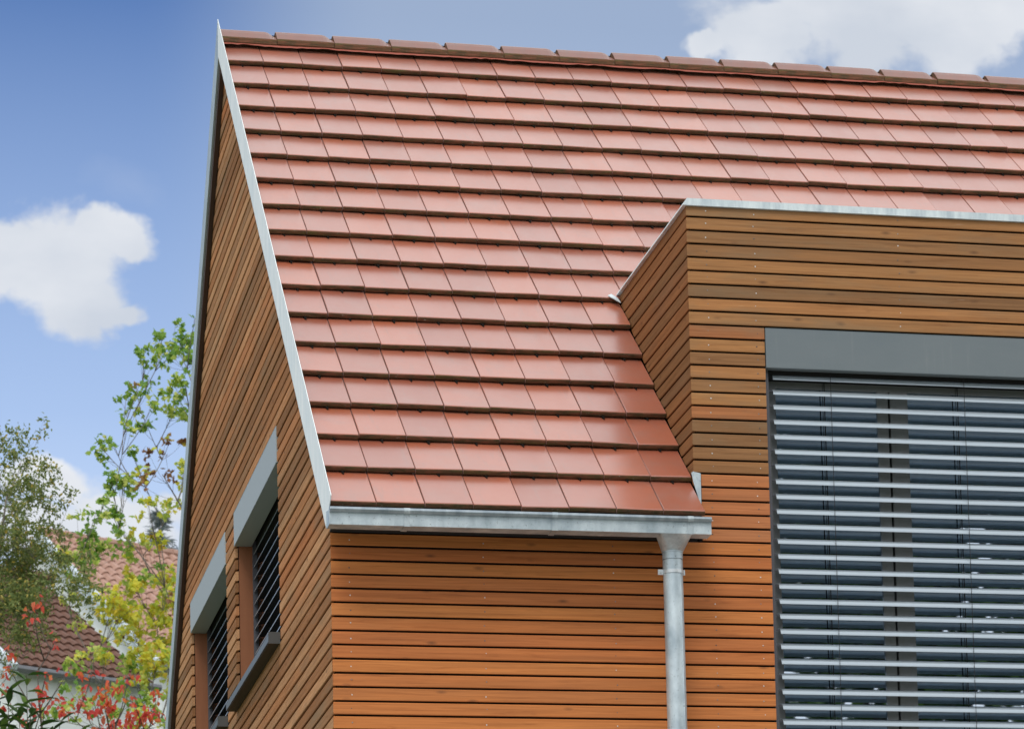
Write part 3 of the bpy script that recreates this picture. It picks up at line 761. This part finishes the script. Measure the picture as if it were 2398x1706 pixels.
BARK = plain('grey_bark', (.11, .095, .085), (.24, .22, .20), 8, .9)
BARK_D = plain('dark_bark', (.05, .04, .032), (.11, .09, .07), 8, .9)
L_GREEN = leafmat('fresh_green_leaf', [(0, (.14, .30, .05)), (.5, (.22, .40, .06)), (1, (.36, .52, .09))])
L_YG = leafmat('yellow_green_leaf', [(0, (.36, .52, .09)), (.5, (.56, .66, .13)), (1, (.72, .74, .22))])
L_YEL = leafmat('yellow_leaf', [(0, (.60, .68, .08)), (.5, (.80, .76, .09)), (.88, (.82, .68, .07)), (1, (.62, .38, .05))])
L_BROWN = leafmat('dead_leaf', [(0, (.16, .07, .03)), (.6, (.28, .13, .045)), (1, (.36, .22, .06))], .3)
L_OLIVE = leafmat('small_olive_leaf', [(0, (.13, .19, .06)), (.5, (.23, .29, .09)), (.85, (.34, .38, .13)), (1, (.62, .46, .09))], .4)
L_RED = leafmat('red_leaf', [(0, (.60, .06, .07)), (.4, (.72, .11, .08)), (.75, (.80, .24, .06)), (1, (.66, .15, .15))])
L_LAUREL = leafmat('laurel_leaf', [(0, (.025, .06, .018)), (.6, (.055, .12, .025)), (1, (.12, .21, .035))], .2, .3)
L_CONIF = leafmat('grey_conifer', [(0, (.26, .31, .33)), (1, (.40, .45, .47))], .4)

def rdir(rnd, z=0.0):
    while True:
        v = Vector((rnd.uniform(-1, 1), rnd.uniform(-1, 1), rnd.uniform(-1, 1)))
        if .05 < v.length < 1: break
    v.normalize(); v.z += z; return v.normalized()
def leaf(mb, p, d, nrm, L, W, kind, mi, rnd):
    """d = tip direction, nrm = rough face normal"""
    s = d.cross(nrm)
    if s.length < 1e-4: s = d.orthogonal()
    s.normalize(); n = s.cross(d).normalized(); fold = rnd.uniform(.15, .45)
    if kind == 'lance':
        pts = [(0, 0, 0), (.3, .85, 1), (.62, .8, 1), (1, 0, 0)]
        c = [p, p+d*L*.35-n*W*.05, p+d*L*.65-n*W*.08, p+d*L-n*L*.12]
        l = [p+d*L*.3+s*W*.5+n*W*fold, p+d*L*.65+s*W*.42+n*W*fold*.7]; r_ = [p+d*L*.3-s*W*.5+n*W*fold, p+d*L*.65-s*W*.42+n*W*fold*.7]
        mb.add(c+l+r_, [(0, 4, 1), (1, 4, 5, 2), (2, 5, 3), (0, 1, 6), (1, 2, 7, 6), (2, 3, 7)], mi)
    else:      # five lobed, drooping
        out = [(.0, .06), (.02, .42), (.22, .52), (.34, .30), (.62, .46), (.66, .20), (1.0, 0.0)]
        dr = lambda a, b_: -n*(L*(.16*a*a))-n*(abs(b_)*L*fold)
        mid = [p+d*L*a+dr(a, 0) for a in (0, .34, .66, 1.0)]
        vs = list(mid)
        for sg in (1, -1):
            for a, b_ in out[1:6]: vs.append(p+d*L*a+s*sg*W*b_+dr(a, b_))
        f = []
        for o in (4, 9): f += [(0, o, o+1, 1), (1, o+1, o+2), (1, o+2, 2), (2, o+2, o+3), (2, o+3, o+4), (2, o+4, 3)]
        mb.add(vs, f, mi)
def curve(p, q, sag, rnd, n=6, wob=.03):
    L = (q-p).length; off = Vector((0, 0, sag*L)); o2 = rdir(rnd)*L*wob
    return [p.lerp(q, i/n)+(off+o2)*math.sin(math.pi*i/n) for i in range(n+1)]

def clustered_tree(name, label, cat, Y, base_px, top_px, trunk_r, clusters, leafL, leafW, kind, mats, bark, dens, depth=.9, attach=330, seed=1, twig=.004, droop=-.5, tw=9, limb=.011, spread=1.3):
    """trunk from the ground, limbs to every leaf cluster; clusters are (px,py,rx,ry,mix,[density])"""
    rnd = random.Random(seed); k = pxm(Y)
    b0 = at(*base_px, Y); foot = Vector((b0.x, b0.y, gh(Y)))
    tp = at(*top_px, Y)
    root = empty(name, foot); tag(root, label, cat)
    tr = MB(); lf = MB()
    spine = [foot, foot.lerp(b0, .5)+Vector((rnd.uniform(-.1, .1), 0, 0)), b0, b0.lerp(tp, .4)+Vector((.05, .1, 0)), b0.lerp(tp, .75), tp]
    tr.tube(spine, [trunk_r*1.6, trunk_r*1.2, trunk_r, trunk_r*.7, trunk_r*.45, trunk_r*.2], 8, 0)
    def on_spine(z):
        for a_, b_ in zip(spine, spine[1:]):
            if a_.z <= z <= b_.z: return a_.lerp(b_, (z-a_.z)/max(1e-6, b_.z-a_.z))
        return spine[-1].copy() if z > spine[-1].z else spine[0].copy()
    nodes = [(q, trunk_r*.5) for a_, b_ in zip(spine[2:], spine[3:]) for q in (a_.lerp(b_, f_/8) for f_ in range(8))]
    for cl_ in sorted(clusters, key=lambda c_: -c_[1]):
        cx_, cy_, rx, ry, mixs = cl_[:5]; dd = cl_[5] if len(cl_) > 5 else 1.0
        yo = rnd.uniform(-depth, depth); c = at(cx_, cy_, Y+yo)
        best = min(nodes, key=lambda nd: (c-nd[0]).length+(9 if c.z-nd[0].z < .25*attach/k else 0)+2.2*max(0, (c-nd[0]).xy.length-.7*(c.z-nd[0].z)))
        a_, r_a = best; r_a = min(r_a*.85, limb+twig)
        pth = curve(a_, c, rnd.uniform(-.08, .0), rnd); tr.tube(pth, [r_a*(1-i/7)+twig*.7 for i in range(7)], 5, 0)
        nodes += [(pth[i], r_a*(1-i/7)+twig*.7) for i in (2, 3, 4)]
        nl = max(3, int(dens*dd*(rx*ry)/(k*k)*math.pi/(leafL*leafW)))
        tips = []
        for j in range(max(2, nl//tw)):
            q = c+Vector((rnd.gauss(0, .55)*rx/k, rnd.gauss(0, .55)*rx/k, rnd.gauss(0, .55)*ry/k))
            st = pth[rnd.randint(3, 5)]; tr.tube(curve(st, q, -.05, rnd, 4), [twig*.8, twig*.7, twig*.6, twig*.5, twig*.4], 3, 0); tips.append(q)
        for j in range(nl):
            q = rnd.choice(tips)+rdir(rnd)*leafL*rnd.uniform(.1, spread)
            v = rnd.random(); mi = 0
            for mi_, wgt in mixs:
                mi = mi_
                if v < wgt: break
                v -= wgt
            d = rdir(rnd, droop); nrm = rdir(rnd, .8); nrm.y -= .5
            sc_ = rnd.uniform(.6, 1.15)
            leaf(lf, q, d, nrm.normalized(), leafL*sc_, leafW*sc_, kind, mi, rnd)
    for m_ in (tr, lf): m_.v = [tuple(Vector(v)-foot) for v in m_.v]
    tr.build('trunk', bark, root, smooth=True); lf.build('crown', mats, root, recalc=False)
    return root

G, YG, YE_, BR = 0, 1, 2, 3
gm = [(G, .85), (YG, .15)]; gy = [(G, .45), (YG, .55)]; ym = [(YG, .55), (YE_, .45)]; yy = [(YE_, .75), (YG, .22), (BR, .03)]; bm2 = [(BR, .8), (YE_, .2)]
maple = [(383, 779, 16, 14, gm), (393, 812, 36, 20, gy), (337, 817, 13, 11, gm), (344, 842, 32, 11, gm), (435, 793, 28, 30, gm), (428, 838, 36, 22, gm), (457, 745, 7, 12, gm), (468, 850, 20, 40, gm),
  (432, 891, 22, 24, gy), (323, 912, 20, 10, gm), (295, 932, 18, 12, gm), (344, 910, 12, 9, gm), (350, 884, 20, 8, gm, .5), (362, 940, 16, 10, gy), (414, 947, 38, 24, gy), (302, 961, 15, 12, gm), (340, 986, 22, 13, gm), (298, 1003, 15, 14, gy),
  (239, 1049, 18, 22, gm), (265, 1036, 16, 9, gm), (309, 1054, 16, 14, gm), (395, 1040, 45, 60, bm2, .13), (380, 1110, 50, 50, bm2, .2), (430, 1100, 25, 60, ym, .3), (318, 895, 8, 6, bm2),
  (260, 1123, 26, 14, gm), (290, 1119, 25, 16, gy), (328, 1112, 18, 12, ym), (253, 1162, 22, 14, gm), (225, 1199, 32, 10, gy), (262, 1203, 32, 13, gm), (291, 1138, 40, 10, gm), (345, 1171, 30, 25, ym, .5), (400, 1180, 30, 30, ym, .4),
  (207, 1248, 30, 14, gm), (284, 1240, 20, 14, gm), (239, 1283, 42, 25, gy), (197, 1318, 40, 22, gy), (151, 1311, 18, 20, ym), (365, 1325, 18, 14, gm), (372, 1246, 26, 14, yy), (323, 1262, 17, 14, yy), (151, 1392, 18, 13, ym),
  (270, 1396, 42, 32, yy), (316, 1372, 50, 28, ym), (386, 1345, 24, 30, yy), (388, 1390, 20, 22, ym), (281, 1438, 46, 28, yy), (309, 1473, 42, 28, yy), (368, 1438, 34, 34, yy), (381, 1487, 24, 24, yy), (330, 1522, 42, 24, yy), (368, 1540, 28, 34, yy), (351, 1577, 40, 20, ym),
  (175, 1462, 15, 11, ym), (218, 1529, 30, 13, ym), (253, 1540, 22, 12, ym), (197, 1561, 30, 13, gy), (305, 1555, 30, 18, gy), (246, 1515, 14, 10, gy), (400, 1600, 20, 40, ym, .6), (300, 1610, 60, 30, gy, .4), (360, 1660, 40, 40, gy, .4), (330, 1300, 40, 40, ym, .3), (410, 1420, 20, 60, yy, .6), (220, 1640, 90, 45, gy, .35), (120, 1680, 60, 25, gy, .3), (320, 1690, 70, 30, ym, .35)]
clustered_tree('maple_tree', 'tall thin maple turning from green to yellow beside the gable wall', 'tree', 30, (415, 1706), (468, 800), .05, [(c_[0], c_[1], c_[2]*1.08, c_[3]*1.08, c_[4])+((c_[5] if len(c_) > 5 else 1.0)*(1.05 if c_[4] in (yy, ym) and c_[1] > 1330 else 1.0),) for c_ in maple], .082, .088, 'palm', [L_GREEN, L_YG, L_YEL, L_BROWN], BARK, 7.5, seed=4, tw=10)
ol = [(0, 1.0)]
olive = [(40, 1012, 44, 20, ol, .35), (100, 1005, 18, 16, ol, .3), (50, 1080, 58, 42, ol, .55), (85, 1130, 50, 40, ol, .5), (60, 1170, 66, 36, ol, .7), (168, 1165, 34, 18, ol, .45), (40, 1235, 88, 46, ol, .8), (120, 1240, 60, 40, ol, .4), (45, 1320, 110, 56, ol, 1.0), (55, 1400, 90, 50, ol, 1.1), (150, 1370, 66, 50, ol, .5), (130, 1300, 40, 30, ol, .5), (40, 1480, 60, 34, ol, .5), (200, 1420, 30, 30, ol, .35), (10, 1560, 40, 30, ol, .4), (20, 1300, 60, 120, ol, .8), (90, 1480, 60, 40, ol, .4), (0, 1420, 40, 80, ol, 1.0), (205, 1350, 25, 30, ol, .3)]
clustered_tree('small_leaved_tree', 'bushy olive green small leaved tree at the left edge', 'tree', 24, (-60, 1706), (20, 1130), .035, [(c_[0], c_[1], c_[2]*1.12, c_[3]*1.12, c_[4], (c_[5] if len(c_) > 5 else 1)*.72) for c_ in olive]+[(-20, 1040, 40, 60, ol, .6), (10, 1120, 60, 60, ol, .6)], .056, .025, 'lance', [L_OLIVE], BARK, 6.5, depth=1.0, attach=220, seed=6, twig=.0014, droop=-.1, tw=30, limb=.006, spread=2.2)
rd_ = [(0, 1.0)]
red = [(150, 1660, 14, 24, rd_), (196, 1630, 18, 20, rd_, .8), (246, 1613, 30, 18, rd_), (244, 1648, 30, 26, rd_), (300, 1583, 16, 12, rd_), (214, 1577, 15, 14, rd_), (318, 1655, 22, 20, rd_), (335, 1683, 32, 22, rd_), (262, 1685, 40, 22, rd_), (208, 1685, 20, 20, rd_), (365, 1625, 16, 20, rd_, .6), (385, 1670, 18, 26, rd_, .5), (300, 1622, 20, 12, rd_, .6)]
clustered_tree('red_leaved_shrub', 'wide shrub of scattered red and orange leaves at the foot of the yellow maple', 'shrub', 19, (270, 1790), (270, 1690), .02, red, .082, .042, 'lance', [L_RED], BARK_D, 3.2, depth=.5, attach=160, seed=8, twig=.003, droop=-.9)
red2 = [(77, 1412, 10, 14, rd_), (80, 1440, 13, 12, rd_), (133, 1494, 14, 10, rd_, .8), (17, 1553, 18, 18, rd_), (105, 1590, 14, 13, rd_), (105, 1625, 20, 20, rd_, 1.2), (103, 1663, 18, 18, rd_), (14, 1645, 12, 18, rd_), (155, 1580, 9, 14, rd_, .6), (60, 1690, 20, 14, rd_, .5)]
clustered_tree('red_leaved_shrub', 'upright shrub with hanging red leaves growing among dark green leaves at the far left', 'shrub', 17.5, (85, 1790), (90, 1560), .016, red2, .082, .042, 'lance', [L_RED], BARK_D, 3.0, depth=.4, attach=160, seed=9, twig=.003, droop=-.9)
def laurel():
    rnd = random.Random(12); Y = 16.5; k = pxm(Y); b0 = at(30, 1760, Y); foot = Vector((b0.x, b0.y, gh(Y)))
    root = empty('laurel_shrub', foot); tag(root, 'glossy dark green broad leaved shrub in the lower left corner', 'shrub')
    tr = MB(); lf = MB()
    stems = [(62, 1580, .9), (20, 1620, .7), (45, 1660, .8), (90, 1700, .6), (-10, 1640, .8), (5, 1690, .8), (120, 1712, .6), (180, 1720, .5), (140, 1690, .3), (75, 1640, .6)]
    for px_, py_, L_ in stems:
        tip = at(px_, py_, Y+rnd.uniform(-.3, .3)); a_ = foot.lerp(tip, .5); pth = [foot]+curve(a_, tip, .02, rnd, 8); tr.tube(pth, [.016]+[.011-.001*i for i in range(9)], 5, 0)
        n = int(34*L_)
        for j in range(n):
            q = pth[-1].lerp(pth[-4], (j/n)*1.2); ang = j*2.4; el = rnd.uniform(.1, .9)
            d = Vector((math.cos(ang), math.sin(ang)*.8, el)).normalized()
            leaf(lf, q, d, Vector((0, 0, 1)), rnd.uniform(.18, .27), rnd.uniform(.055, .075), 'lance', 0, rnd)
    for m_ in (tr, lf): m_.v = [tuple(Vector(v)-foot) for v in m_.v]
    tr.build('stem', BARK_D, root); lf.build('foliage', L_LAUREL, root, recalc=False)
laurel()
def conifer():
    rnd = random.Random(13); Y = 105; tip = at(373, 1205, Y); foot = Vector((tip.x, tip.y, gh(Y))); H = tip.z-foot.z
    root = empty('conifer_tree', foot); tag(root, 'distant grey green conifer showing above the red roof ridge', 'tree')
    tr = MB(); tr.tube([(0, 0, 0), (0, 0, H)], [.25, .03], 8, 0); tr.build('trunk', BARK_D, root)
    lf = MB()
    for i in range(110):
        z = H*(1-rnd.random()**1.3*.6); rad = .12+(H-z)*.30; ang = rnd.uniform(0, 6.28); L = rad*rnd.uniform(.6, 1.1)
        d = Vector((math.cos(ang), math.sin(ang), rnd.uniform(-.05, .35)))
        for j in range(12):
            q = d*L*(j+1)/12; q.z += z-.04*L*(j/8)**2
            leaf(lf, q, (d+rdir(rnd)*.7).normalized(), Vector((0, 0, 1)), rnd.uniform(.22, .4), .07, 'lance', 0, rnd)
    lf.build('crown', L_CONIF, root, recalc=False)
conifer()

# tall garden trees on the viewer's side of the street (mirrored in the window panes)
def garden_trees():
    rnd = random.Random(21); lf = MB(); tr = MB(); H = 19.0
    tr.tube([(0, 0, 0), (.1, 0, 5), (0, .2, 10), (.2, 0, 16)], [.32, .26, .18, .05], 10, 0)
    cl_ = []
    for i in range(70):
        z = 4.5+rnd.random()*14; rr = 5.2*math.sin(math.pi*min(1, (z-2)/18.5))**.7; an = rnd.uniform(0, 6.28); q = rr*math.sqrt(rnd.random())
        c = Vector((q*math.cos(an), q*math.sin(an), z)); cl_.append(c)
        tr.tube(curve(Vector((0, 0, max(3, z-4))), c, -.05, rnd), [.09, .075, .06, .05, .04, .03, .02], 5, 0)
    for c in cl_:
        for j in range(190):
            leaf(lf, c+rdir(rnd)*rnd.random()**.5*1.7, rdir(rnd, -.3), rdir(rnd, .6), rnd.uniform(.25, .42), rnd.uniform(.2, .3), 'lance', 0, rnd)
    crown, trunk = lf, tr
    root = empty('garden_tree', (15, -38, 0)); tag(root, 'tall dark green garden tree across the street, mirrored in the dormer window', 'tree', 'garden trees across the street')
    ct = trunk.build('trunk', BARK_D, root); cc = crown.build('crown', L_LAUREL, root, recalc=False)
    for x, y, rz, sc_ in ((23, -41, 1.3, 1.08), (31, -38, 2.6, .96), (8, -43, 4.0, 1.0)):
        o = root.copy(); col.objects.link(o); o.location = (x, y, 0); o.rotation_euler.z = rz; o.scale = (sc_,)*3
        for ch in (ct, cc):
            d = ch.copy(); col.objects.link(d); d.parent = o
garden_trees()
